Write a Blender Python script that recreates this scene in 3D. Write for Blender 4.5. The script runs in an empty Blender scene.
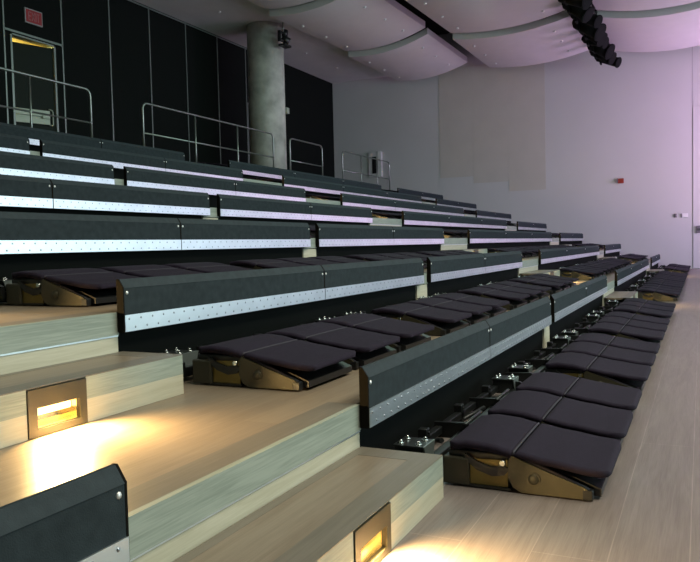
import bpy, bmesh, math, random
from mathutils import Vector, Matrix
random.seed(7)
scn = bpy.context.scene
COL = scn.collection
PI = math.pi

# ------------------------------------------------------------------ helpers
def tag(o, label=None, cat=None, group=None, kind=None):
    if label: o['label'] = label
    if cat: o['category'] = cat
    if group: o['group'] = group
    if kind: o['kind'] = kind
    return o

def link(name, me, parent=None):
    o = bpy.data.objects.new(name, me)
    COL.objects.link(o)
    if parent is not None: o.parent = parent
    return o

def empty(name, loc=(0, 0, 0), label=None, cat=None, group=None):
    o = bpy.data.objects.new(name, None)
    o.empty_display_size = 0.1
    COL.objects.link(o)
    o.location = loc
    return tag(o, label, cat, group)

def copy_tree(o, parent=None):
    c = o.copy(); COL.objects.link(c)
    if parent is not None: c.parent = parent
    for ch in list(o.children): copy_tree(ch, c)
    return c

class MB:
    """collects shapes, each with a material slot, into one mesh"""
    def __init__(s): s.bm = bmesh.new()
    def _mark(s, faces, m, smooth=False):
        for f in faces:
            f.material_index = m; f.smooth = smooth
    def box(s, x0, x1, y0, y1, z0, z1, m=0, bevel=0.0):
        b = s.bm
        n0 = len(b.faces)
        r = bmesh.ops.create_cube(b, size=1)
        vs = r['verts']
        for v in vs:
            v.co = Vector((x0 + (v.co.x + .5) * (x1 - x0), y0 + (v.co.y + .5) * (y1 - y0), z0 + (v.co.z + .5) * (z1 - z0)))
        fs = list({f for v in vs for f in v.link_faces})
        s._mark(fs, m)
        if bevel:
            es = list({e for v in vs for e in v.link_edges})
            r = bmesh.ops.bevel(b, geom=es, offset=bevel, segments=2, affect='EDGES', profile=.5)
            s._mark(r['faces'], m)
        return s
    def prism(s, pts, axis, a, c, m=0, smooth=False):
        """polygon pts (2D) extruded along axis from a to c"""
        def mk(p, t):
            if axis == 'x': return (t, p[0], p[1])
            if axis == 'y': return (p[0], t, p[1])
            return (p[0], p[1], t)
        A = [s.bm.verts.new(mk(p, a)) for p in pts]
        B = [s.bm.verts.new(mk(p, c)) for p in pts]
        fs = [s.bm.faces.new(A), s.bm.faces.new(B[::-1])]
        n = len(pts)
        for i in range(n):
            fs.append(s.bm.faces.new((A[i], B[i], B[(i + 1) % n], A[(i + 1) % n])))
        s._mark(fs, m)
        if smooth:
            for f in fs[2:]: f.smooth = True
        return s
    def cyl(s, p0, p1, r0, r1=None, seg=12, m=0, caps=True, smooth=True):
        p0 = Vector(p0); p1 = Vector(p1); r1 = r0 if r1 is None else r1
        d = (p1 - p0); L = d.length
        q = d.to_track_quat('Z', 'Y').to_matrix().to_4x4()
        M = Matrix.Translation((p0 + p1) / 2) @ q
        r = bmesh.ops.create_cone(s.bm, cap_ends=caps, cap_tris=False, segments=seg, radius1=r0, radius2=r1, depth=L, matrix=M)
        fs = list({f for v in r['verts'] for f in v.link_faces})
        for f in fs:
            f.material_index = m; f.smooth = smooth and len(f.verts) == 4
        return s
    def dome(s, c, r, axis='z', m=0, seg=8, flat=.6):
        M = Matrix.Translation(c)
        S = Matrix.Diagonal((1, 1, flat, 1)) if axis == 'z' else (Matrix.Diagonal((1, flat, 1, 1)) if axis == 'y' else Matrix.Diagonal((flat, 1, 1, 1)))
        rr = bmesh.ops.create_uvsphere(s.bm, u_segments=seg, v_segments=max(4, seg // 2), radius=r, matrix=M @ S)
        for f in {f for v in rr['verts'] for f in v.link_faces}:
            f.material_index = m; f.smooth = True
        return s
    def tube(s, pts, r, seg=8, m=0):
        """round tube through the points, mitred"""
        P = [Vector(p) for p in pts]
        rings = []
        up = None
        for i, p in enumerate(P):
            if i == 0: t = (P[1] - P[0]).normalized()
            elif i == len(P) - 1: t = (P[-1] - P[-2]).normalized()
            else: t = ((P[i + 1] - p).normalized() + (p - P[i - 1]).normalized()).normalized()
            if up is None:
                up = t.orthogonal().normalized()
            up = (up - t * up.dot(t)).normalized()
            sd = t.cross(up)
            rings.append([s.bm.verts.new(p + (up * math.cos(2 * PI * k / seg) + sd * math.sin(2 * PI * k / seg)) * r) for k in range(seg)])
        for a, b in zip(rings, rings[1:]):
            for k in range(seg):
                f = s.bm.faces.new((a[k], a[(k + 1) % seg], b[(k + 1) % seg], b[k]))
                f.material_index = m; f.smooth = True
        for rg in (rings[0], rings[-1]):
            f = s.bm.faces.new(rg); f.material_index = m
        return s
    def mesh(s, name, mats):
        bmesh.ops.recalc_face_normals(s.bm, faces=s.bm.faces)
        me = bpy.data.meshes.new(name)
        s.bm.to_mesh(me); s.bm.free()
        for m in (mats if isinstance(mats, (list, tuple)) else [mats]): me.materials.append(m)
        return me
    def build(s, name, mats, parent=None):
        return link(name, s.mesh(name, mats), parent)

# ------------------------------------------------------------------ materials
def mat(name, col, rough=.5, metal=0., noise=None, bump=None, spec=None, sheen=0., emit=None):
    m = bpy.data.materials.new(name); m.use_nodes = True
    nt = m.node_tree; B = nt.nodes['Principled BSDF']
    B.inputs['Base Color'].default_value = (*col, 1)
    B.inputs['Roughness'].default_value = rough
    B.inputs['Metallic'].default_value = metal
    if spec is not None: B.inputs['Specular IOR Level'].default_value = spec
    if sheen: 
        B.inputs['Sheen Weight'].default_value = sheen
        B.inputs['Sheen Roughness'].default_value = .5
    tc = nt.nodes.new('ShaderNodeTexCoord')
    if noise:
        sc, amt = noise
        n = nt.nodes.new('ShaderNodeTexNoise'); n.inputs['Scale'].default_value = sc; n.inputs['Detail'].default_value = 6
        nt.links.new(tc.outputs['Object'], n.inputs['Vector'])
        r = nt.nodes.new('ShaderNodeMapRange')
        r.inputs['From Min'].default_value = .3; r.inputs['From Max'].default_value = .7
        r.inputs['To Min'].default_value = 1 - amt; r.inputs['To Max'].default_value = 1 + amt
        nt.links.new(n.outputs['Fac'], r.inputs['Value'])
        v = nt.nodes.new('ShaderNodeVectorMath'); v.operation = 'SCALE'
        v.inputs[0].default_value = col
        nt.links.new(r.outputs['Result'], v.inputs['Scale'])
        nt.links.new(v.outputs['Vector'], B.inputs['Base Color'])
    if bump:
        sc, st = bump
        n2 = nt.nodes.new('ShaderNodeTexNoise'); n2.inputs['Scale'].default_value = sc; n2.inputs['Detail'].default_value = 3
        nt.links.new(tc.outputs['Object'], n2.inputs['Vector'])
        b = nt.nodes.new('ShaderNodeBump'); b.inputs['Strength'].default_value = st; b.inputs['Distance'].default_value = .002
        nt.links.new(n2.outputs['Fac'], b.inputs['Height']); nt.links.new(b.outputs['Normal'], B.inputs['Normal'])
    if emit:
        B.inputs['Emission Color'].default_value = (*emit[0], 1); B.inputs['Emission Strength'].default_value = emit[1]
    return m

def wood(name, c1, c2, rough=.45, plank=None, seam=None, grain=1.0):
    """oak boards running along X; plank=(length, width) adds joints"""
    m = bpy.data.materials.new(name); m.use_nodes = True
    nt = m.node_tree; N = nt.nodes.new; Lk = nt.links.new
    B = nt.nodes['Principled BSDF']; B.inputs['Roughness'].default_value = rough
    B.inputs['Specular IOR Level'].default_value = .4
    tc = N('ShaderNodeTexCoord')
    mp = N('ShaderNodeMapping'); mp.inputs['Scale'].default_value = (1.0, 14, 14)
    Lk(tc.outputs['Object'], mp.inputs['Vector'])
    n = N('ShaderNodeTexNoise'); n.inputs['Scale'].default_value = 2.2; n.inputs['Detail'].default_value = 8; n.inputs['Distortion'].default_value = 1.2
    Lk(mp.outputs['Vector'], n.inputs['Vector'])
    mp2 = N('ShaderNodeMapping'); mp2.inputs['Scale'].default_value = (4, 120, 120)
    Lk(tc.outputs['Object'], mp2.inputs['Vector'])
    n2 = N('ShaderNodeTexNoise'); n2.inputs['Scale'].default_value = 2; n2.inputs['Detail'].default_value = 4
    Lk(mp2.outputs['Vector'], n2.inputs['Vector'])
    mx = N('ShaderNodeMath'); mx.operation = 'MULTIPLY_ADD'; mx.inputs[1].default_value = .45
    Lk(n2.outputs['Fac'], mx.inputs[0])
    m3 = N('ShaderNodeMath'); m3.operation = 'MULTIPLY'; m3.inputs[1].default_value = .6
    Lk(n.outputs['Fac'], m3.inputs[0]); Lk(m3.outputs[0], mx.inputs[2])
    cr = N('ShaderNodeValToRGB')
    cr.color_ramp.elements[0].position = .5 - .16 * grain; cr.color_ramp.elements[0].color = (*c1, 1)
    cr.color_ramp.elements[1].position = .5 + .2 * grain; cr.color_ramp.elements[1].color = (*c2, 1)
    Lk(mx.outputs[0], cr.inputs['Fac'])
    out = cr.outputs['Color']
    if plank:
        br = N('ShaderNodeTexBrick')
        br.inputs['Scale'].default_value = 1
        br.inputs['Brick Width'].default_value = plank[0]; br.inputs['Row Height'].default_value = plank[1]
        br.inputs['Mortar Size'].default_value = .0016; br.inputs['Mortar Smooth'].default_value = .2
        br.inputs['Color1'].default_value = (.86, .86, .87, 1); br.inputs['Color2'].default_value = (1.0, .99, .97, 1)
        br.inputs['Mortar'].default_value = (*(seam or (.6, .6, .6)), 1)
        br.offset = .37
        mpb = N('ShaderNodeMapping'); mpb.inputs['Location'].default_value = (0, -.028, 0)
        Lk(tc.outputs['Object'], mpb.inputs['Vector']); Lk(mpb.outputs['Vector'], br.inputs['Vector'])
        mm = N('ShaderNodeMixRGB'); mm.blend_type = 'MULTIPLY'; mm.inputs['Fac'].default_value = 1
        Lk(out, mm.inputs['Color1']); Lk(br.outputs['Color'], mm.inputs['Color2'])
        out = mm.outputs['Color']
    Lk(out, B.inputs['Base Color'])
    bp = N('ShaderNodeBump'); bp.inputs['Strength'].default_value = .15; bp.inputs['Distance'].default_value = .002
    Lk(n2.outputs['Fac'], bp.inputs['Height']); Lk(bp.outputs['Normal'], B.inputs['Normal'])
    return m

M = {}
M['floor'] = wood('oak_floor', (.18, .148, .135), (.265, .225, .205), .42, (1.9, .186), (1.25, 1.25, 1.25))
M['deck'] = wood('oak_deck', (.215, .165, .115), (.31, .25, .182), .4, (1.4, .2), (.8, .8, .8), 1.2)
M['border'] = wood('oak_border', (.15, .13, .10), (.20, .175, .14), .42)
M['nosing'] = wood('grey_green_oak', (.24, .28, .235), (.34, .38, .325), .5, None, None, .6)  # grey-green oak, with the green lighting cast put into its colour
M['pale'] = wood('pale_oak', (.47, .44, .32), (.58, .55, .43), .5, None, None, .8)
M['black'] = mat('black_steel', (.006, .007, .007), .4, 0, None, None)
M['substructure'] = mat('black_substructure', (.003, .0045, .004), .8, spec=.08)
M['felt'] = mat('grey_felt', (.023, .033, .038), .85, 0, (24, .22), (300, .5), spec=.2)
M['feltcap'] = mat('grey_felt_edge', (.028, .039, .045), .8, 0, (30, .15), (300, .4), spec=.25)
M['endply'] = mat('black_panel_edge', (.006, .005, .0035), .8, spec=.1)
M['alu'] = mat('brushed_aluminium', (.80, .84, .86), .36, 1.0, (9, .05))
M['rivet'] = mat('rivet_steel', (.42, .45, .48), .3, 1.0)
M['screw'] = mat('bright_screw', (.9, .9, .88), .35, .6)
M['bolt'] = mat('zinc_bolt', (.75, .78, .75), .25, 1.0)
M['zinc'] = mat('pale_zinc', (.22, .26, .25), .4, .6)
M['bracket'] = mat('dark_zinc_bracket', (.035, .04, .04), .4, .6)
M['fabric'] = mat('black_fabric', (.015, .0105, .022), .88, 0, (60, .15), (500, .4), spec=.22)
M['plastic'] = mat('black_plastic', (.012, .013, .014), .38)
M['piping'] = mat('purple_grey_piping', (.022, .018, .028), .7)
M['boxdark'] = mat('dark_bronze_box', (.035, .033, .02), .5)
M['bronze'] = mat('bronze_grey_plate', (.055, .05, .03), .45, .3, (20, .15))
M['brass'] = mat('golden_plate', (.22, .17, .055), .4, .7)
M['wallpaint'] = mat('white_wall_paint', (.62, .62, .62), .8, 0, (.6, .03), (80, .1))
M['beige'] = mat('beige_acoustic_panel', (.58, .555, .51), .85, 0, (2, .03), (120, .1))
M['cloud'] = mat('white_ceiling_panel', (.66, .64, .65), .7, 0, (3, .02))
M['soffit'] = mat('soffit_paint', (.68, .69, .68), .85, 0, (2, .04), (90, .1))
M['void'] = mat('black_ceiling_void', (.004, .004, .004), .9)
M['blackwall'] = mat('black_wall_panel', (.004, .006, .005), .8, 0, None, (200, .2), spec=.15)
M['trimline'] = mat('silver_trim', (.30, .35, .32), .4, .7)
M['rail'] = mat('stainless_rail', (.36, .40, .37), .35, .9)
M['concrete'] = mat('concrete', (.50, .50, .45), .85, 0, (3.5, .28), (40, .4))
M['leaf'] = mat('green_black_door', (.006, .011, .007), .6, spec=.2)
M['steelpale'] = mat('pale_door_steel', (.42, .46, .38), .5, .2)
M['corridor'] = mat('corridor_paint', (.75, .62, .25), .8)
M['red'] = mat('red_sign_face', (.33, .025, .03), .5)
M['signwhite'] = mat('sign_edge', (.33, .32, .32), .5)
M['signtext'] = mat('sign_lettering', (.42, .16, .17), .5)
M['alarm'] = mat('red_plastic', (.30, .035, .02), .4)
M['whiteplastic'] = mat('white_plastic', (.85, .85, .85), .4)
M['greyplastic'] = mat('grey_plastic', (.18, .17, .19), .5)
M['doorpaint'] = mat('pale_door_paint', (.66, .65, .66), .6)
M['lamp_olive'] = mat('olive_lamp_plate', (.03, .026, .011), .5)
M['reflector'] = mat('lamp_reflector', (.8, .7, .45), .25, 1.0)
M['glow'] = mat('lit_lens', (1, .85, .5), .4, emit=((1, .66, .26), 5))
M['whitefit'] = mat('white_fitting', (.9, .9, .9), .4)
M['seam'] = mat('grey_joint', (.30, .29, .31), .7)
M['lampblack'] = mat('matt_black_lamp', (.004, .005, .005), .75, spec=.12)

# ------------------------------------------------------------------ dimensions (metres; camera stands at x=0, y=0)
YF = {2: .988, 3: 1.96, 4: 2.94, 5: 3.92, 6: 4.91, 7: 5.92, 8: 6.93}      # front face of the riser panels
ZT = {1: 0, 2: .277, 3: .572, 4: .877, 5: 1.175, 6: 1.482, 7: 1.812, 8: 2.125}  # deck heights
UPY, UPZ = 7.95, 2.125
XW, YR, CEIL = 21.4, 10.6, 5.98
AISLES = [(1.06, 2.2), (9.0, 10.15), (16.5, 17.6)]
def aisles(k): return [(1.06, {2: 2.21, 3: 2.15}.get(k, 2.2))] + AISLES[1:]
X0 = -2.5
ROWNAME = {1: 'floor-level row', 2: 'first raised tier', 3: 'second raised tier', 4: 'third raised tier', 5: 'fourth raised tier',
           6: 'fifth raised tier', 7: 'sixth raised tier', 8: 'top raised tier'}
ORD = ['first', 'second', 'third', 'fourth', 'fifth', 'sixth', 'seventh', 'eighth', 'ninth', 'tenth', 'eleventh', 'twelfth', 'thirteenth']

# ------------------------------------------------------------------ room shell
def struct(name, mb, mats):
    o = mb.build(name, mats); o['kind'] = 'structure'; return o
struct('floor', MB().box(-4, XW, -9, 1.05, -.1, 0), M['floor'])
# side wall (faces the camera), with a storey-high door set in it
struct('wall_side', MB().box(XW, XW + .2, -9, YR + .2, -.1, 7.2), M['wallpaint'])
mb = MB()
for y0, y1, z0 in ((6.05, 7.075, 2.77), (5.01, 6.047, 2.56), (3.965, 5.007, 2.27)):
    top = 5.98
    mb.box(XW - .007, XW - .001, y0, y1, z0, 4.40, 0)
    mb.box(XW - .007, XW - .001, y0, y1, 4.403, top, 0)
ap = mb.build('acoustic_panel', M['beige'])
tag(ap, 'large beige acoustic panelling with stepped lower edge on the side wall', 'wall panel')
struct('baseboard_side', MB().box(XW - .012, XW, .25, .95, 0, .03), M['pale'])
d = MB().box(XW - .015, XW, -.9, .2, .01, 4.2, 0, .003)
door = struct('door_1', d, M['doorpaint'])
struct('trim_1', MB().box(XW - .004, XW, .206, .216, .0, 6.9), M['seam'])
h = MB().box(XW - .05, XW - .015, .02, .13, .93, 1.12, 0, .01).cyl((XW - .09, .075, 1.03), (XW - .04, .075, 1.03), .012).cyl((XW - .09, .09, 1.03), (XW - .09, -.12, 1.03), .014)
hh = h.build('handle', M['greyplastic'], door); hh['label'] = 'dark grey lever handle'

# rear wall with doorway openings
def rear_wall():
    m = MB()
    op = (9.14, 10.08); ztop = 4.55
    m.box(2, op[0], YR, YR + .15, 2.0, 6.4)
    m.box(op[1], XW, YR, YR + .15, 2.0, 6.4)
    m.box(op[0], op[1], YR, YR + .15, ztop, 6.4)
    return m
struct('wall_rear', rear_wall(), M['blackwall'])
n = 2
for x in (5.3, 6.53, 7.76, 9.0, 10.27, 11.5, 12.69, 13.93, 15.15, 16.38):
    struct('trim_%d' % n, MB().box(x - .014, x + .014, YR - .012, YR, UPZ, CEIL), M['trimline']); n += 1
struct('trim_%d' % n, MB().box(2, 16.5, YR - .012, YR, CEIL - .05, CEIL - .02), M['trimline']); n += 1
struct('trim_%d' % n, MB().box(9.0, 10.27, YR - .012, YR, 4.585, 4.62), M['trimline']); n += 1
fr = MB()
for xx in (9.14, 10.08): fr.box(xx - .02, xx + .02, YR - .012, YR + .15, UPZ, 4.56)
fr.box(9.12, 10.10, YR - .012, YR + .15, 4.535, 4.56)
struct('trim_%d' % n, fr, M['trimline']); n += 1
fr = MB()
for xx in (16.42, 16.56): fr.box(xx - .015, xx + .015, YR - .014, YR, UPZ, 4.56)
fr.box(16.42, 16.9, YR - .014, YR, 4.54, 4.57)
struct('trim_%d' % n, fr, M['trimline']); n += 1
# open door leaf, swung away into the lit corridor, hinged at its right side
hx, hy = 10.055, YR + .05
lf = empty('door_2', (hx, hy, UPZ)); lf['kind'] = 'structure'
lf.rotation_euler = (0, 0, -math.radians(19))
MB().box(-.9, 0, -.02, .02, .01, 2.38, 0, .004).build('leaf', M['leaf'], lf)
bar = MB().box(-.88, -.10, -.065, -.02, 1.13, 1.24, 0, .006).box(-.88, -.10, -.065, -.03, .99, 1.09, 0, .006).box(-.88, -.12, -.03, -.02, 1.0, 1.2).box(-.24, -.10, -.075, -.06, 1.09, 1.17, 0, .01).tube([(-.12, -.06, 1.265), (-.06, -.06, 1.255), (-.045, -.06, 1.22), (-.045, -.06, 1.0), (-.06, -.06, .985), (-.12, -.06, .985)], .012, 8)
b_ = bar.build('push_bar', M['steelpale'], lf); b_['label'] = 'pale steel push bar'
struct('wall_corridor', MB().box(8.2, 11.2, 12.3, 12.4, 2.0, 5.0).box(8.2, 8.3, YR + .15, 12.3, 2.0, 5.0).box(11.1, 11.2, YR + .15, 12.3, 2.0, 5.0), M['corridor'])
struct('ceiling_corridor', MB().box(8.2, 11.2, YR + .15, 12.4, 4.62, 4.72), M['corridor'])
struct('floor_corridor', MB().box(8.2, 11.2, YR + .15, 12.4, 2.0, UPZ), M['deck'])
# push plate on frame beside the leaf
# soffit and black void over the hanging panels
struct('ceiling', MB().box(2, XW, 8.3, YR, CEIL, CEIL + .1).box(2, XW, 8.25, 8.3, CEIL, 7.1), M['soffit'])
struct('ceiling_void', MB().box(2, XW, -9, 8.25, 7.0, 7.1), M['void'])
struct('floor_upper', MB().box(X0, XW, UPY, YR, UPZ - .12, UPZ), M['deck'])

# ------------------------------------------------------------------ hanging curved ceiling panels
def quad(p):  # parabola through 3 (y,z) points
    (x1, y1), (x2, y2), (x3, y3) = p
    def f(x):
        return (y1 * (x - x2) * (x - x3) / ((x1 - x2) * (x1 - x3)) + y2 * (x - x1) * (x - x3) / ((x2 - x1) * (x2 - x3)) + y3 * (x - x1) * (x - x2) / ((x3 - x1) * (x3 - x2)))
    return f
CL = {'left': (6.08, 8.24, quad([(8.24, 5.755), (7.3, 5.73), (6.08, 6.03)])),
      'middle': (2.69, 5.44, quad([(5.44, 5.81), (4.1, 5.73), (2.69, 5.95)])),
      'right': (-.75, 2.1, quad([(2.1, 5.84), (.7, 5.66), (-.75, 5.86)])),
      'outermost right': (-4.2, -1.3, quad([(-1.3, 5.84), (-2.7, 5.66), (-4.2, 5.86)]))}
SEG = [(2.2, 5.9), (6.05, 9.75), (9.9, 13.6), (13.72, 17.45), (17.6, 21.05)]
TH = .15
def cloud_z(name, seg, x, y):
    a, b = SEG[seg]
    t = (x - a) / (b - a)
    return CL[name][2](y) - .065 + (.115 if seg < 4 else .035) * t
for name, (ya, yb, f) in CL.items():
    for si, (a, b) in enumerate(SEG):
        m = MB(); ny = 28; rows = []
        for i in range(ny + 1):
            y = ya + (yb - ya) * i / ny
            za, zb = cloud_z(name, si, a, y), cloud_z(name, si, b, y)
            rows.append([m.bm.verts.new(c) for c in ((a, y, za), (b, y, zb), (b, y, zb + TH), (a, y, za + TH))])
        for r0, r1 in zip(rows, rows[1:]):
            for k in range(4):
                ff = m.bm.faces.new((r0[k], r0[(k + 1) % 4], r1[(k + 1) % 4], r1[k])); ff.smooth = k in (0, 2)
                m.bm.edges.get((r0[k], r1[k])).smooth = False
        for e_ in m.bm.faces.new(rows[0]).edges: e_.smooth = False
        for e_ in m.bm.faces.new(rows[-1]).edges: e_.smooth = False
        pl = m.build('ceiling_panel', M['cloud'])
        wh = ['farthest', 'second farthest', 'third farthest', 'fourth farthest', 'nearest'][4 - si]
        tag(pl, '%s white curved ceiling panel in the %s hanging line' % (wh, name), 'ceiling panel', 'curved ceiling panels')
def fitting(x, y, z, label):
    m = MB().cyl((x, y, z - .03), (x, y, z + .02), .028, .035, 10)
    tag(m.build('sprinkler_head', M['whitefit']), label, 'sprinkler', 'small ceiling fittings')
cnt = 0
for nm, yo, wd in (('left', 7.95, 'left edge'), ('left', 6.45, 'right edge'), ('middle', 5.1, 'left edge'), ('middle', 3.15, 'right edge')):
    for si, fr_ in ((3, (.25, .55, .85)), (4, (.2, .5, .82))):
        for j, t in enumerate(fr_):
            a, b = SEG[si]; x = a + (b - a) * t
            fitting(x, yo, cloud_z(nm, si, x, yo), 'tiny white fitting, %s along the %s of the %s %s ceiling panel' % (ORD[j], wd, 'farthest' if si == 4 else 'second farthest', nm))
for j, (x, y) in enumerate(((13.7, 9.49), (17.7, 9.53), (19.6, 9.54))):
    fitting(x, y, CEIL, 'tiny white fitting on flat grey soffit, %s from the left' % ORD[j])

# ------------------------------------------------------------------ concrete column, hanging camera, rails
cx, cy = 15.13, 9.22
m = MB().cyl((cx, cy, UPZ), (cx, cy, CEIL), .425, None, 48)
col = m.build('concrete_column', M['concrete']); tag(col, 'round bare concrete column in front of the black rear wall', 'column')
bx = MB().box(cx + .30, cx + .42, cy - .36, cy - .28, 3.98, 4.12, 0, .008).build('junction_box', M['steelpale'], col)
pc = empty('hanging_spotlight', (14.9, 8.6, CEIL), 'small black spotlight hanging on a rod beside the concrete column', 'spotlight')
MB().cyl((0, 0, -.30), (0, 0, 0), .015).cyl((0, 0, -.02), (0, 0, 0), .05).build('hanging_rod', M['rail'], pc)
MB().box(-.17, .17, -.03, .03, -.50, -.46, 0, .004).box(-.19, -.16, -.04, .04, -.52, -.28, 0, .004).box(-.17, .02, -.03, .03, -.32, -.29).build('yoke', M['plastic'], pc)
MB().cyl((-.02, .03, -.40), (.09, -.10, -.50), .08, .09, 16).cyl((.06, 0, -.36), (.08, 0, -.22), .07, .075, 12).box(-.1, .2, -.1, .08, -.60, -.55, 0, .01).build('lamp_body', M['plastic'], pc)

def rail(x0, x1, posts, label, close=(True, True), y=8.66, zt=3.345):
    r = .018; zm = 2.89; R = .11
    t = empty('guard_rail', ((x0 + x1) / 2, y, UPZ), label, 'railing', 'steel guard rails at the top')
    cxm = (x0 + x1) / 2; H_ = zt - UPZ
    def arc(cx_, a0, a1, n=6): return [(cx_ + R * math.cos(a0 + (a1 - a0) * i / n), 0, H_ - R + R * math.sin(a0 + (a1 - a0) * i / n)) for i in range(n + 1)]
    a, b = x0 - cxm, x1 - cxm
    pts = ([(a, 0, 0)] + arc(a + R, PI, PI / 2)) if close[0] else [(a, 0, H_)]
    pts += (arc(b - R, PI / 2, 0) + [(b, 0, 0)]) if close[1] else [(b, 0, H_)]
    MB().tube(pts, r, 10).build('hoop', M['rail'], t)
    MB().cyl((a, 0, zm - UPZ - .06), (b, 0, zm - UPZ - .06), r * .8, None, 10).build('mid_bar', M['rail'], t)
    for p in posts:
        MB().cyl((p - cxm, 0, 0), (p - cxm, 0, H_), r * .9, None, 10).build('post', M['rail'], t)
def rl(x): return x * 8.66 / 7.95
rail(3.6, rl(8.19), [5.6, rl(7.12)], 'leftmost steel guard rail, in front of the open rear door')
rail(rl(9.3), rl(13.24), [rl(10.64), rl(11.94)], 'long steel guard rail passing in front of the concrete column')
rail(rl(13.93), rl(15.42), [], 'short hoop-shaped steel guard rail right of the concrete column')
rail(rl(16.5), XW - .12, [rl(17.61), rl(18.66)], 'steel guard rail in the corner by the pale side wall')
# narrow wall cabinet seen behind the corner rail
m = MB().box(XW - .06, XW, 8.95, 9.08, 2.93, 3.72, 0, .004)
wc = empty('wall_cabinet', (XW, 9.17, 2.9), 'narrow upright wall cabinet with dark slot behind the corner rail', 'cabinet')
MB().box(-.05, 0, -.23, .22, .03, .8, 0, .006).build('casing', M['doorpaint'], wc)
MB().box(-.062, -.05, -.045, .09, .14, .66, 0, .003).build('handle_slot', M['plastic'], wc)
MB().box(-.07, -.05, -.215, -.10, .03, .82, 0, .003).build('white_edge_strip', M['whiteplastic'], wc)  # plain white strip along one edge of the casing
MB().dome((-.055, -.08, .5), .018, 'x').build('latch', M['plastic'], wc)

# exit sign
es = empty('exit_sign', (9.622, YR - .01, 4.94), 'dim red exit sign above the open rear door', 'sign')
MB().box(-.19, .19, -.02, .009, -.128, .128, 0, .004).build('casing', M['signwhite'], es)
MB().box(-.17, .17, -.023, -.02, -.108, .108).build('sign_face', M['red'], es)
m = MB(); y0, y1 = -.026, -.023; t = .014; lh = .075
def bar2(xa, za, xb, zb, w=t):
    dx, dz = xb - xa, zb - za; L = math.hypot(dx, dz); nx, nz = -dz / L * w / 2, dx / L * w / 2
    m.prism([(xa + nx, za + nz), (xb + nx, zb + nz), (xb - nx, zb - nz), (xa - nx, za - nz)], 'y', y0, y1)
x = -.115
bar2(x, -lh, x, lh); [bar2(x, z, x + .05, z) for z in (-lh + t / 2, 0, lh - t / 2)]
bar2(-.045, -lh, .015, lh); bar2(-.045, lh, .015, -lh)
bar2(.04, -lh, .04, lh)
bar2(.09, -lh, .09, lh); bar2(.062, lh - t / 2, .118, lh - t / 2)
m.build('lettering', M['signtext'], es)

# things on the side wall
fa = empty('fire_alarm', (XW, 1.97, 2.39), 'small red fire alarm on the lilac-lit side wall', 'alarm')
MB().box(-.06, 0, -.075, .075, -.065, .065, 0, .01).build('casing', M['alarm'], fa)
MB().box(-.075, -.055, .07, .10, -.05, .07, 0, .004).build('strobe_lens', M['greyplastic'], fa)
sw = MB().box(XW - .02, XW, .59, .66, 1.35, 1.45, 0, .004).box(XW - .03, XW - .02, .60, .64, 1.37, 1.43)
tag(sw.build('light_switch', M['greyplastic']), 'small grey wall switch left of the white one', 'switch', 'wall switches')
sw = empty('light_switch', (XW, .44, 1.4), 'white wall switch nearest the door handle', 'switch', 'wall switches')
MB().box(-.02, 0, -.12, .02, -.05, .05, 0, .004).build('plate', M['whiteplastic'], sw)
MB().box(-.026, 0, .02, .045, -.05, .05, 0, .004).build('rocker', M['greyplastic'], sw)

# ------------------------------------------------------------------ lighting truss with fixtures
TY0, TY1, TZ0, TZ1 = 2.10, 2.40, 5.72, 6.02
tr = empty('lighting_truss', (13, (TY0 + TY1) / 2, TZ0), 'black lighting truss running between the curved ceiling panels', 'truss')
m = MB()
def T(x, y, z): return (x - 13, y - (TY0 + TY1) / 2, z - TZ0)
for y in (TY0, TY1):
    for z in (TZ0, TZ1): m.cyl(T(5, y, z), T(20.6, y, z), .025, None, 8)
m.build('chord_frame', M['black'], tr)
m = MB()
for q in range(5):
    yy = TY0 + .05 + q * .05
    m.tube([T(5 + .5 * i, yy + .02 * math.sin(i * 1.7 + q), TZ0 + .07 + .04 * math.sin(i * .9 + q * 2)) for i in range(32)], .03, 6)
m.build('cable_bundle', M['plastic'], tr)
m = MB(); k = 0; x = 5
while x < 20.3:
    m.cyl(T(x, TY0, TZ0), T(x + .4, TY0, TZ1), .012, None, 6); m.cyl(T(x, TY1, TZ1), T(x + .4, TY1, TZ0), .012, None, 6)
    m.cyl(T(x, TY0, TZ0), T(x + .4, TY1, TZ0), .012, None, 6); x += .4
m.build('lattice', M['black'], tr)
for xx in (6.0, 9.9, 13.66, 17.52): MB().cyl(T(xx, TY0 + .16, TZ1), T(xx, TY0 + .16, 7.0), .01, None, 6).build('hanging_cable', M['black'], tr)
def stage_light(loc, yaw, pitch, label, L=.5, r=.10):
    t = empty('stage_light', loc, label, 'stage light', 'black stage lights on the truss')
    d = Vector((math.sin(yaw) * math.cos(pitch), -math.cos(yaw) * math.cos(pitch), -math.sin(pitch)))
    a = Vector((0, .05, -.2)) - d * .18; b = a + d * L
    MB().cyl(a, b, r * .85, r, 18).cyl(a - d * .07, a, r * .5, r * .8, 14).cyl(b, b + d * .03, r * 1.12, r * 1.12, 18).build('lamp_housing', M['lampblack'], t)
    MB().cyl(b + d * .03, b + d * .034, r * .9, None, 18).build('lens', M['lampblack'], t)
    m = MB().cyl((0, .05, -.02), (0, .05, .04), .03, None, 8)
    m.tube([(-r * 1.25, .05, -.2), (-r * 1.25, .05, -.04), (r * 1.25, .05, -.04), (r * 1.25, .05, -.2)], .012, 6)
    m.build('yoke', M['lampblack'], t)
    for s in (-1, 1):
        pass
    MB().box(-r * .9, r * .9, .12, .16, -.32, -.1).build('barn_door', M['lampblack'], t)
    return t
xs = [20.3, 19.62, 18.95, 18.25, 17.6, 16.9, 16.2, 15.5, 14.8, 14.1, 13.4, 12.5, 11.4, 9.8]
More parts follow.
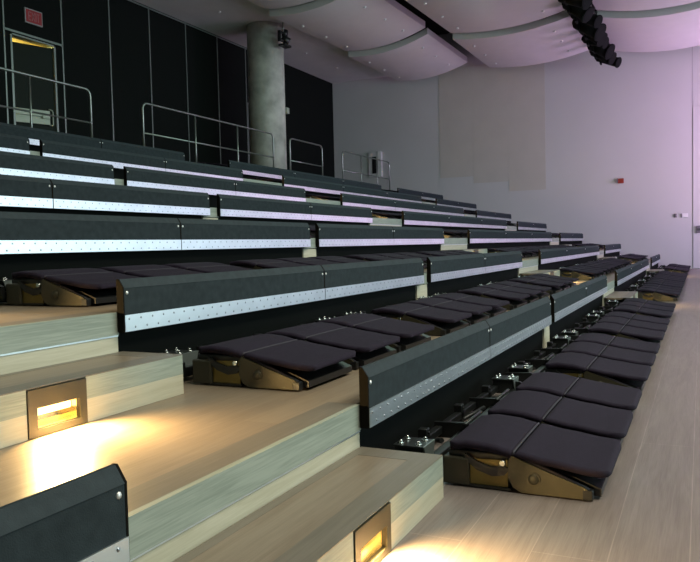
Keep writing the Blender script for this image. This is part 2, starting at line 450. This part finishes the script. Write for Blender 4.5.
for i, x in enumerate(xs):
    stage_light((x, 2.20 + .04 * (i % 2), TZ0 - .075), -.25 - .25 * random.random(), .35 + .35 * random.random(), 'black cylindrical stage light, %s from the far end of the truss' % (ORD + ['fourteenth'])[i], .5 + .1 * random.random(), .12 + .025 * (i % 3))

# ------------------------------------------------------------------ seating tiers
GAPS = {2: (5.47, 5.6), 3: (5.48, 5.64), 4: (5.45, 5.6), 5: (5.42, 5.57), 6: (5.32, 5.48), 7: (5.27, 5.42), 8: (5.2, 5.35)}
JOIN = {3: 3.79, 5: 3.66, 6: 3.62, 7: 3.6, 8: 3.6}
def woodspans(): return aisles(k) + [(GAPS[k][0] - .05, GAPS[k][1] + .02)]
for k in range(2, 9):
    y0 = YF[k] + .052; y1 = (YF[k + 1] + .052) if k < 8 else UPY
    z1 = ZT[k]; z0 = ZT[k - 1]
    t = empty('seating_platform', (8, y0, z0), 'wood-topped stepped seating platform forming the %s' % ROWNAME[k], 'platform', 'stepped seating platforms')
    def b(mb, x0, x1, ya, yb, za, zb, mm=0): mb.box(x0 - 8, x1 - 8, ya - y0, yb - y0, za - z0, zb - z0, mm)
    m = MB(); b(m, X0, XW - .02, y0 + (.0), y1, z1 - .03, z1 - .0008); m.build('deck', M['deck'], t)
    # darker border board along the aisle edges, nosing, riser and metal seam: one board per aisle
    for a, c in aisles(k):
        m = MB(); b(m, a, c, y0, y0 + .10, z1 - .02, z1); m.build('border_board', M['border'], t)
        m = MB(); b(m, a, c + .003, y0 - .015, y0, z1 - .092, z1 - .086); m.build('metal_seam', M['alu'], t)
    for a, c in woodspans():
        m = MB(); b(m, a, c + .003, y0 - .018, y0, z1 - .086, z1); m.build('nosing_board', M['nosing'], t)
        m = MB(); b(m, a, c + .003, y0 - .012, y0, z0, z1 - .092); m.build('riser_board', M['pale'], t)
    prev = X0
    for a, c in sorted(woodspans()) + [(XW - .018, 0)]:
        m = MB(); b(m, prev, a - .002, y0 + .002, y0 + .02, z0, z1 - .031); m.build('black_riser', M['substructure'], t); prev = c + .005

# half steps in the aisles with a recessed step light each
STEPX = {(2, 1.06): 1.655, (3, 1.06): 1.585}
def half_step(a, c, k, label):
    yb = YF[k] + .034; yf = YF[k] + .034 - .283
    z0 = ZT[k - 1]; h_ = (ZT[k] - ZT[k - 1]) * .49
    t = empty('half_step', ((a + c) / 2, yf, z0), label, 'step', 'wooden half steps in the aisles')
    w = (c - a) / 2; D = yb - yf
    lx = STEPX.get((k, a), (a + c) / 2) - (a + c) / 2
    hw = .112
    m = MB()
    m.box(-w + .0, w - .09, .085, D - .03, h_ - .02, h_ - .0006)
    m.build('tread', M['deck'], t)
    MB().box(-w, w, .0, .085, h_ - .003, h_).build('border_board', M['border'], t)
    MB().box(w - .09, w, .085, D, h_ - .003, h_).build('border_board', M['border'], t)
    MB().box(-w, w - .09, D - .03, D, h_ - .003, h_).build('border_board', M['border'], t)
    for nm, mt, za, zb in (('nosing_board', 'nosing', h_ * .5, h_ - .003), ('riser_board', 'pale', 0, h_ * .5)):
        for xa, xb in ((-w, lx - hw), (lx + hw, w)):
            MB().box(xa, xb, 0, .02, za, zb).build(nm, M[mt], t)
        MB().box(w - .02, w, .02, D, za, zb).build(nm, M[mt], t)
    return t, yf, z0, h_
def step_light(x, yf, z0, h_, label):
    t = empty('step_light', (x, yf, z0), label, 'step light', 'recessed step lights')
    hw = .11; a, b_, zl, zh = -.078, .082, .022, .082
    s_ = h_ / .142; zl *= s_; zh *= s_; H_ = h_ - .006
    m = MB().box(-hw, a, -.004, .012, .002, H_).box(b_, hw, -.004, .012, .002, H_).box(a, b_, -.004, .012, .002, zl).box(a, b_, -.004, .012, zh, H_)
    m.build('faceplate', M['lamp_olive'], t)
    m = MB()   # recessed reflector box
    m.box(a, b_, .05, .052, zl, zh + .012).box(a - .002, a, .012, .05, zl, zh + .01).box(b_, b_ + .002, .012, .05, zl, zh + .01)
    m.prism([(.012, zl - .002), (.05, zl + .012), (.05, zl + .010), (.012, zl - .004)], 'x', a, b_)
    m.build('reflector', M['reflector'], t)
    m = MB().box(a + .006, b_ - .006, .028, .04, zl + .52 * (zh - zl), zh - .001, 0, .003)
    m.build('lamp_lens', M['glow'], t)
    L = bpy.data.lights.new('step_lamp', 'AREA'); L.shape = 'RECTANGLE'; L.size = .13; L.size_y = .03
    L.color = (1, .66, .27); L.energy = STEPW; L.spread = math.radians(150)
    lo = bpy.data.objects.new('step_lamp', L); COL.objects.link(lo); lo.parent = t
    lo.location = (.002, -.008, zh - .012)
    lo.rotation_euler = (-math.radians(62), 0, 0)   # aims forward (-y) and down
    return t
STEPW = 20
WHA = ['nearest aisle', 'middle aisle', 'far aisle']
for ai in range(3):
    for k in range(2, 9):
        a, c = aisles(k)[ai]
        if (k, a) == (3, 1.06): c = 2.168
        t, yf, z0, h_ = half_step(a, c, k, 'pale oak half step in the %s, climbing to the %s' % (WHA[ai], ROWNAME[k]))
        step_light(STEPX.get((k, a), (a + c) / 2), yf, z0, h_, 'recessed step light in the %s, below the %s' % (WHA[ai], ROWNAME[k]))

# ------------------------------------------------------------------ felt riser panels with riveted strip
PM = {}
def panel_meshes(L):
    L = round(L, 3)
    if L in PM: return PM[L]
    h_ = .2
    # profile in (y,z): y=0 is the face, z=0 panel bottom
    m = MB().prism([(0, 0), (0, .168), (.021, .198), (.030, .198), (.030, 0)], 'x', .006, L - .006)
    body = m.mesh('felt_board', M['felt'])
    m = MB().prism([(-.0015, .166), (.0205, .1995), (.0305, .1995), (.0305, .196), (.021, .198), (0, .168)], 'x', .006, L - .006)
    cap = m.mesh('top_edge', M['feltcap'])
    m = MB().prism([(-.001, -.001), (-.001, .168), (.020, .2), (.031, .2), (.031, -.001)], 'x', 0, .006)
    ends = m.mesh('end_edge', M['endply'])
    m = MB().box(.004, L - .004, -.004, 0, .001, .064)
    n = int((L - .05) / .033)
    for i in range(n + 1):
        x = .025 + i * .033
        z = .049 if i % 2 == 0 else .016
        m.dome((x, -.004, z), .0048, 'y', 1, 6, .55)
    strip = m.mesh('kick_strip', [M['alu'], M['rivet']])
    m = MB().dome((0, 0, 0), .0075, 'y', 0, 8, .5); scr = m.mesh('screw', M['screw'])
    PM[L] = (body, cap, ends, strip, scr, L)
    return PM[L]
BLK = ['nearest', 'middle', 'farthest']
PAN = [(0, [(2.2, 'j'), ('j', 'g0'), ('g1', 7.3), (7.3, 9.0)]), (1, [(10.15, 12.3), (12.3, 14.4), (14.4, 16.5)]), (2, [(17.6, 19.4), (19.4, 21.2)])]
def riser_panel(x0, x1, k, label):
    me = panel_meshes(x1 - x0)
    t = empty('riser_panel', (x0, YF[k], ZT[k] - .075), label, 'riser panel', 'grey felt riser panels along the tiers')
    for nm, d_ in zip(('felt_board', 'top_edge', 'end_edge', 'kick_strip'), me):
        link(nm, d_, t)
    e2 = link('end_edge', me[2], t); e2.location = (me[5] - .006, 0, 0)
    for xx in (.022, me[5] - .022):
        s = link('screw', me[4], t); s.location = (xx, 0, .148)
    return t
lp = riser_panel(-.9, 1.072, 2, 'dark felt riser panel at bottom left corner, before the nearest glowing step light'); lp.location.z -= .006
for k in range(2, 9):
    for bi, spans in PAN:
        for j, (a, c) in enumerate(spans):
            q = {'j': JOIN.get(k, 3.75), 'g0': GAPS[k][0], 'g1': GAPS[k][1]}
            a = q.get(a, a); c = q.get(c, c)
            if k == 3 and a == 2.2: a = 2.145
            riser_panel(a, c, k, 'grey riser panel with metal strip, %s from near end, %s block, %s' % (ORD[j], BLK[bi], ROWNAME[k]))

# ------------------------------------------------------------------ folded chairs
def pad_mesh(name, u0, u1, w, zf, th, rfront, rback, m_):
    """cushion from u0 (front) to u1 (back), x 0..w; zf(u) top height; rounded corners and edges"""
    m = MB(); nu, nx = 18, 12
    top = []; bot = []
    us = [u0 + (u1 - u0) * (0.5 - 0.5 * math.cos(PI * i / nu)) for i in range(nu + 1)]
    for u in us:
        a = 0
        if u - u0 < rfront: a = rfront - math.sqrt(max(0, rfront ** 2 - (rfront - (u - u0)) ** 2))
        if u1 - u < rback: a = max(a, rback - math.sqrt(max(0, rback ** 2 - (rback - (u1 - u)) ** 2)))
        rt_, rb_ = [], []
        for j in range(nx + 1):
            s = .5 - .5 * math.cos(PI * j / nx)
            x = a + (w - 2 * a) * s
            de = min(x - 0, w - x, (u - u0) * 1.2, (u1 - u) * 1.2)
            e = max(0, 1 - de / .011)
            rt_.append(m.bm.verts.new((x, u, zf(u) - .011 * e * e + .0012 * math.sin(PI * s))))
            rb_.append(m.bm.verts.new((x + (.006 if j == 0 else (-.006 if j == nx else 0)), u, zf(u) - th + .004 * e)))
        top.append(rt_); bot.append(rb_)
    def F(*v):
        f = m.bm.faces.new(v); f.smooth = True
    for i in range(nu):
        for j in range(nx):
            F(top[i][j], top[i][j + 1], top[i + 1][j + 1], top[i + 1][j])
            F(bot[i][j], bot[i + 1][j], bot[i + 1][j + 1], bot[i][j + 1])
        F(top[i][0], top[i + 1][0], bot[i + 1][0], bot[i][0]); F(top[i][nx], bot[i][nx], bot[i + 1][nx], top[i + 1][nx])
    for j in range(nx):
        F(top[0][j], bot[0][j], bot[0][j + 1], top[0][j + 1]); F(top[nu][j], top[nu][j + 1], bot[nu][j + 1], bot[nu][j])
    me = m.mesh(name, m_)
    return me
CW = .43
def lerp(p, u):
    for (a, za), (b, zb) in zip(p, p[1:]):
        if u <= b:
            t = max(0, min(1, (u - a) / (b - a))); t = t * t * (3 - 2 * t) * .5 + t * .5
            return za + (zb - za) * t
    return p[-1][1]
def make_chair():
    t = empty('folding_chair', (0, 0, 0))
    # u = y: 0 front tip, .55 back
    link('seat_pad', pad_mesh('seat_pad', .018, .308, CW, lambda u: lerp([(0, .092), (.08, .098), (.2, .115), (.308, .132)], u), .021, .06, .008, M['fabric']), t)
    link('back_pad', pad_mesh('back_pad', .314, .532, CW, lambda u: lerp([(.31, .132), (.39, .148), (.46, .153), (.54, .142)], u), .026, .008, .045, M['fabric']), t)
    o = MB().tube([(.004, .311, .122), (.012, .311, .130), (CW / 2, .311, .131), (CW - .012, .311, .130), (CW - .004, .311, .122)], .004, 6).build('hinge_piping', M['piping'], t)
    # folded seat shell under the pads
    m = MB().prism([(.045, .012), (.045, .035), (.12, .062), (.30, .095), (.32, .02), (.28, .006)], 'x', .03, CW - .03)
    m.build('seat_shell', M['plastic'], t)
    m = MB().box(.02, CW - .02, .33, .53, .085, .118, 0, .006).box(.045, CW - .045, .50, .55, .03, .09, 0, .004)
    m.build('back_shell', M['plastic'], t)
    # side plates
    for s, xa in ((0, 0.0), (1, CW - .026)):
        prof = [(.078, .006), (.073, .028), (.09, .042), (.19, .074), (.315, .118), (.325, .104), (.328, .05), (.312, .018), (.285, .004)]
        m = MB().prism(prof, 'x', xa, xa + .026)
        sp = m.build('side_bracket', M['bronze'], t)
        xo = xa if s == 0 else xa + .026
        d_ = -1 if s == 0 else 1
        MB().cyl((xo, .245, .052), (xo + d_ * .004, .245, .052), .021, None, 20).dome((xo + d_ * .004, .245, .052), .017, 'x', 0, 12, .35).build('bolt_cover', M['bronze'], sp)
        # rounded tip shoe
        MB().box(xa - .001, xa + .027, .066, .098, .003, .036, 0, .004).build('tip_cap', M['plastic'], sp)
        # edge piping along the slanting top
        MB().tube([(xa + .013, .078, .033), (xa + .013, .19, .078), (xa + .013, .312, .121)], .006, 6).build('edge_strip', M['piping'], sp)
        # golden inner plate and crank arm
        xi = xa + .012 if s == 0 else xa + .010
        MB().prism([(.33, .012), (.33, .1), (.46, .095), (.46, .012)], 'x', xi, xi + .004).build('hinge_plate', M['brass'], t)
        m = MB(); P = [(.32, .075), (.34, .052), (.38, .046), (.43, .062), (.47, .092), (.47, .112), (.43, .090), (.385, .076), (.345, .082)]
        m.prism(P, 'x', xa + .002, xa + .012).build('crank_arm', M['plastic'], t)
        MB().cyl((xa - .002, .345, .092), (xa + .02, .345, .092), .009, None, 10).build('pivot', M['bolt'], t)
        m = MB().box(xa, xa + .026, .455, .545, .006, .098, 0, .006)
        m.build('hinge_box', M['boxdark'], t)
        MB().box(xa + .004, xa + .02, .32, .46, .004, .012).build('foot_rail', M['black'], t)
    return t
chair0 = make_chair()
used = [False]
def place_chair(x, k, label):
    yb = -.98 + .98 if k == 1 else 0
    y = .235 if k == 1 else YF[k] + (.30 if k == 3 else .262)
    if not used[0]: c = chair0; used[0] = True
    else: c = copy_tree(chair0)
    c.location = (x, y, ZT[k]); tag(c, label, 'chair', 'folded black chairs in rows')
    return c

# mounting rail with bolted brackets behind each group of three chairs
def make_mount():
    t = empty('mounting_rail', (0, 0, 0))
    MB().box(0, 1.5, .60, .635, .02, .060, 0, .004).box(0, 1.5, .70, .73, .045, .075, 0, .004).build('rail', M['black'], t)
    for x in (.05, 1.385):
        br = MB().box(x, x + .115, .625, .735, .104, .110, 0, .001)
        br.box(x + .01, x + .018, .63, .73, .04, .105).box(x + .097, x + .105, .63, .73, .04, .105)
        b_ = br.build('bracket', M['bracket'], t)
        lip = MB().prism([(x, .110), (x + .115, .110), (x + .095, .058), (x + .02, .058)], 'y', .620, .625).build('bracket_lip', M['zinc'], b_)
        for bx_, by in ((.024, .648), (.091, .648), (.026, .715), (.089, .715)):
            MB().cyl((x + bx_, by, .110), (x + bx_, by, .113), .012, None, 12).cyl((x + bx_, by, .113), (x + bx_, by, .120), .0075, None, 6, 0, True, False).dome((x + bx_, by, .120), .006, 'z').build('bolt', M['bolt'], b_)
    for x in (.0, .49, .98, 1.42):
        MB().prism([(.575, .03), (.575, .085), (.60, .095), (.735, .09), (.735, .03)], 'x', x, x + .018).build('support_arm', M['black'], t)
    for x in (.30, .75, 1.2):
        MB().box(x, x + .04, .70, .735, 0, .105, 0, .003).dome((x + .02, .698, .09), .006, 'y').build('post', M['black'], t)
    for x in (.47, .96):
        m = MB().cyl((x, .60, .095), (x + .22, .60, .095), .008, None, 8)
        m.dome((x, .6, .097), .011, 'z').dome((x + .22, .6, .097), .011, 'z')
        m.build('tie_rod', M['bracket'], t)
    m = MB().cyl((.30, .64, .07), (.46, .735, .02), .009, None, 8).cyl((.9, .64, .07), (.74, .735, .02), .009, None, 8)
    m.build('brace', M['black'], t)
    return t
mount0 = make_mount(); mused = [False]
def place_mount(x, k, label):
    y = .235 if k == 1 else YF[k] + (.272 if k == 3 else .262)
    if not mused[0]: c = mount0; mused[0] = True
    else: c = copy_tree(mount0)
    c.location = (x, y, ZT[k]); tag(c, label, 'mounting rail', 'black mounting rails behind the chairs')
GRP = {0: [2.31, 4.0, 5.69, 7.38], 1: [10.25, 11.81, 13.37, 14.93], 2: [17.7, 19.55]}
for k in range(1, 9):
    for bi, gs in GRP.items():
        n_ = 0
        for gi, g in enumerate(gs):
            near = (k <= 4)
            if not near and not (bi > 0 and gi == 0): continue
            if k == 4 and bi == 0 and gi > 3: continue
            for j in range(3):
                place_chair(g + .02 + j * .492, k, 'folded black chair, %s from the near end, %s block, %s' % (ORD[gi * 3 + j], BLK[bi], ROWNAME[k]))
            if k <= 3:
                place_mount(g, k, 'black bolted mounting rail, %s from near end, behind chairs, %s block, %s' % (ORD[gi], BLK[bi], ROWNAME[k]))

# ------------------------------------------------------------------ lights
def area(name, loc, target, sx, sy, col, e, spread=180):
    L = bpy.data.lights.new(name, 'AREA'); L.shape = 'RECTANGLE'; L.size = sx; L.size_y = sy; L.color = col; L.energy = e
    L.spread = math.radians(spread)
    o = bpy.data.objects.new(name, L); COL.objects.link(o); o.location = loc
    o.rotation_euler = (Vector(target) - Vector(loc)).to_track_quat('-Z', 'Y').to_euler()
    return o
area('stage_side_area', (8.0, -8.6, 2.3), (8.0, 3, 2.0), 11, 4.2, (.72, .98, .97), 540)  # unseen source on the open stage side, sized to mirror in the metal strips
area('stage_side_area_far', (17.4, -8.6, 2.3), (17.4, 3, 2.3), 7, 4.2, (.66, .80, 1.0), 230)  # added to carry the unseen stage-side source on for the farther strip reflections
area('overhead_fill', (4, -2.2, 5.6), (4.5, 1.0, 0), 8, 2.5, (1.0, .97, .80), 340, 130)  # added overhead fill, brightens the wood decks and floor
area('upper_fill', (12, 3, 5.5), (12, 4.5, 0), 9, 1.2, (.66, 1.0, .80), 130)  # added unseen fill over the tiers, tinted green to offset the lilac
area('lilac_stage_wash', (19.3, -4.2, 2.6), (21.4, -1.2, 3.6), 1.6, 1.6, (.95, .55, 1.0), 150, 140)
area('violet_floor_wash', (20.2, -3.0, .9), (21.4, -1.0, .9), .5, .5, (.45, .45, 1.0), 10, 140)
area('ceiling_stage_wash', (17.8, -2.2, .9), (18.2, 1.0, 5.7), 2, 2, (.94, .60, .96), 85, 170)
p = bpy.data.lights.new('corridor_lamp', 'POINT'); p.energy = 45; p.color = (1, .85, .35); p.shadow_soft_size = .1
po = bpy.data.objects.new('corridor_lamp', p); COL.objects.link(po); po.location = (9.5, 11.7, 4.35)

W = bpy.data.worlds.new('World'); scn.world = W; W.use_nodes = True
W.node_tree.nodes['Background'].inputs[0].default_value = (.55, .75, .7, 1)
W.node_tree.nodes['Background'].inputs[1].default_value = .04

# ------------------------------------------------------------------ camera
F, PITCH, HEAD, ROLL = 742.68, .046704, .442788, -.0239112
f = Vector((math.cos(HEAD) * math.cos(PITCH), math.sin(HEAD) * math.cos(PITCH), -math.sin(PITCH)))
rt = f.cross(Vector((0, 0, 1))).normalized(); up = rt.cross(f)
c, s = math.cos(ROLL), math.sin(ROLL)
r2 = rt * c + up * s; u2 = up * c - rt * s
R3 = Matrix((r2, u2, -f)).transposed()
cd = bpy.data.cameras.new('camera'); cd.sensor_fit = 'HORIZONTAL'; cd.sensor_width = 36; cd.lens = F / 700 * 36
cd.clip_start = .02; cd.clip_end = 100
co = bpy.data.objects.new('camera', cd); COL.objects.link(co)
co.matrix_world = Matrix.Translation((0, 0, .8)) @ R3.to_4x4()
scn.camera = co
scn.view_settings.view_transform = 'Standard'; scn.view_settings.look = 'None'; scn.view_settings.gamma = 1
scn.view_settings.exposure = 0; scn.view_settings.use_curve_mapping = False
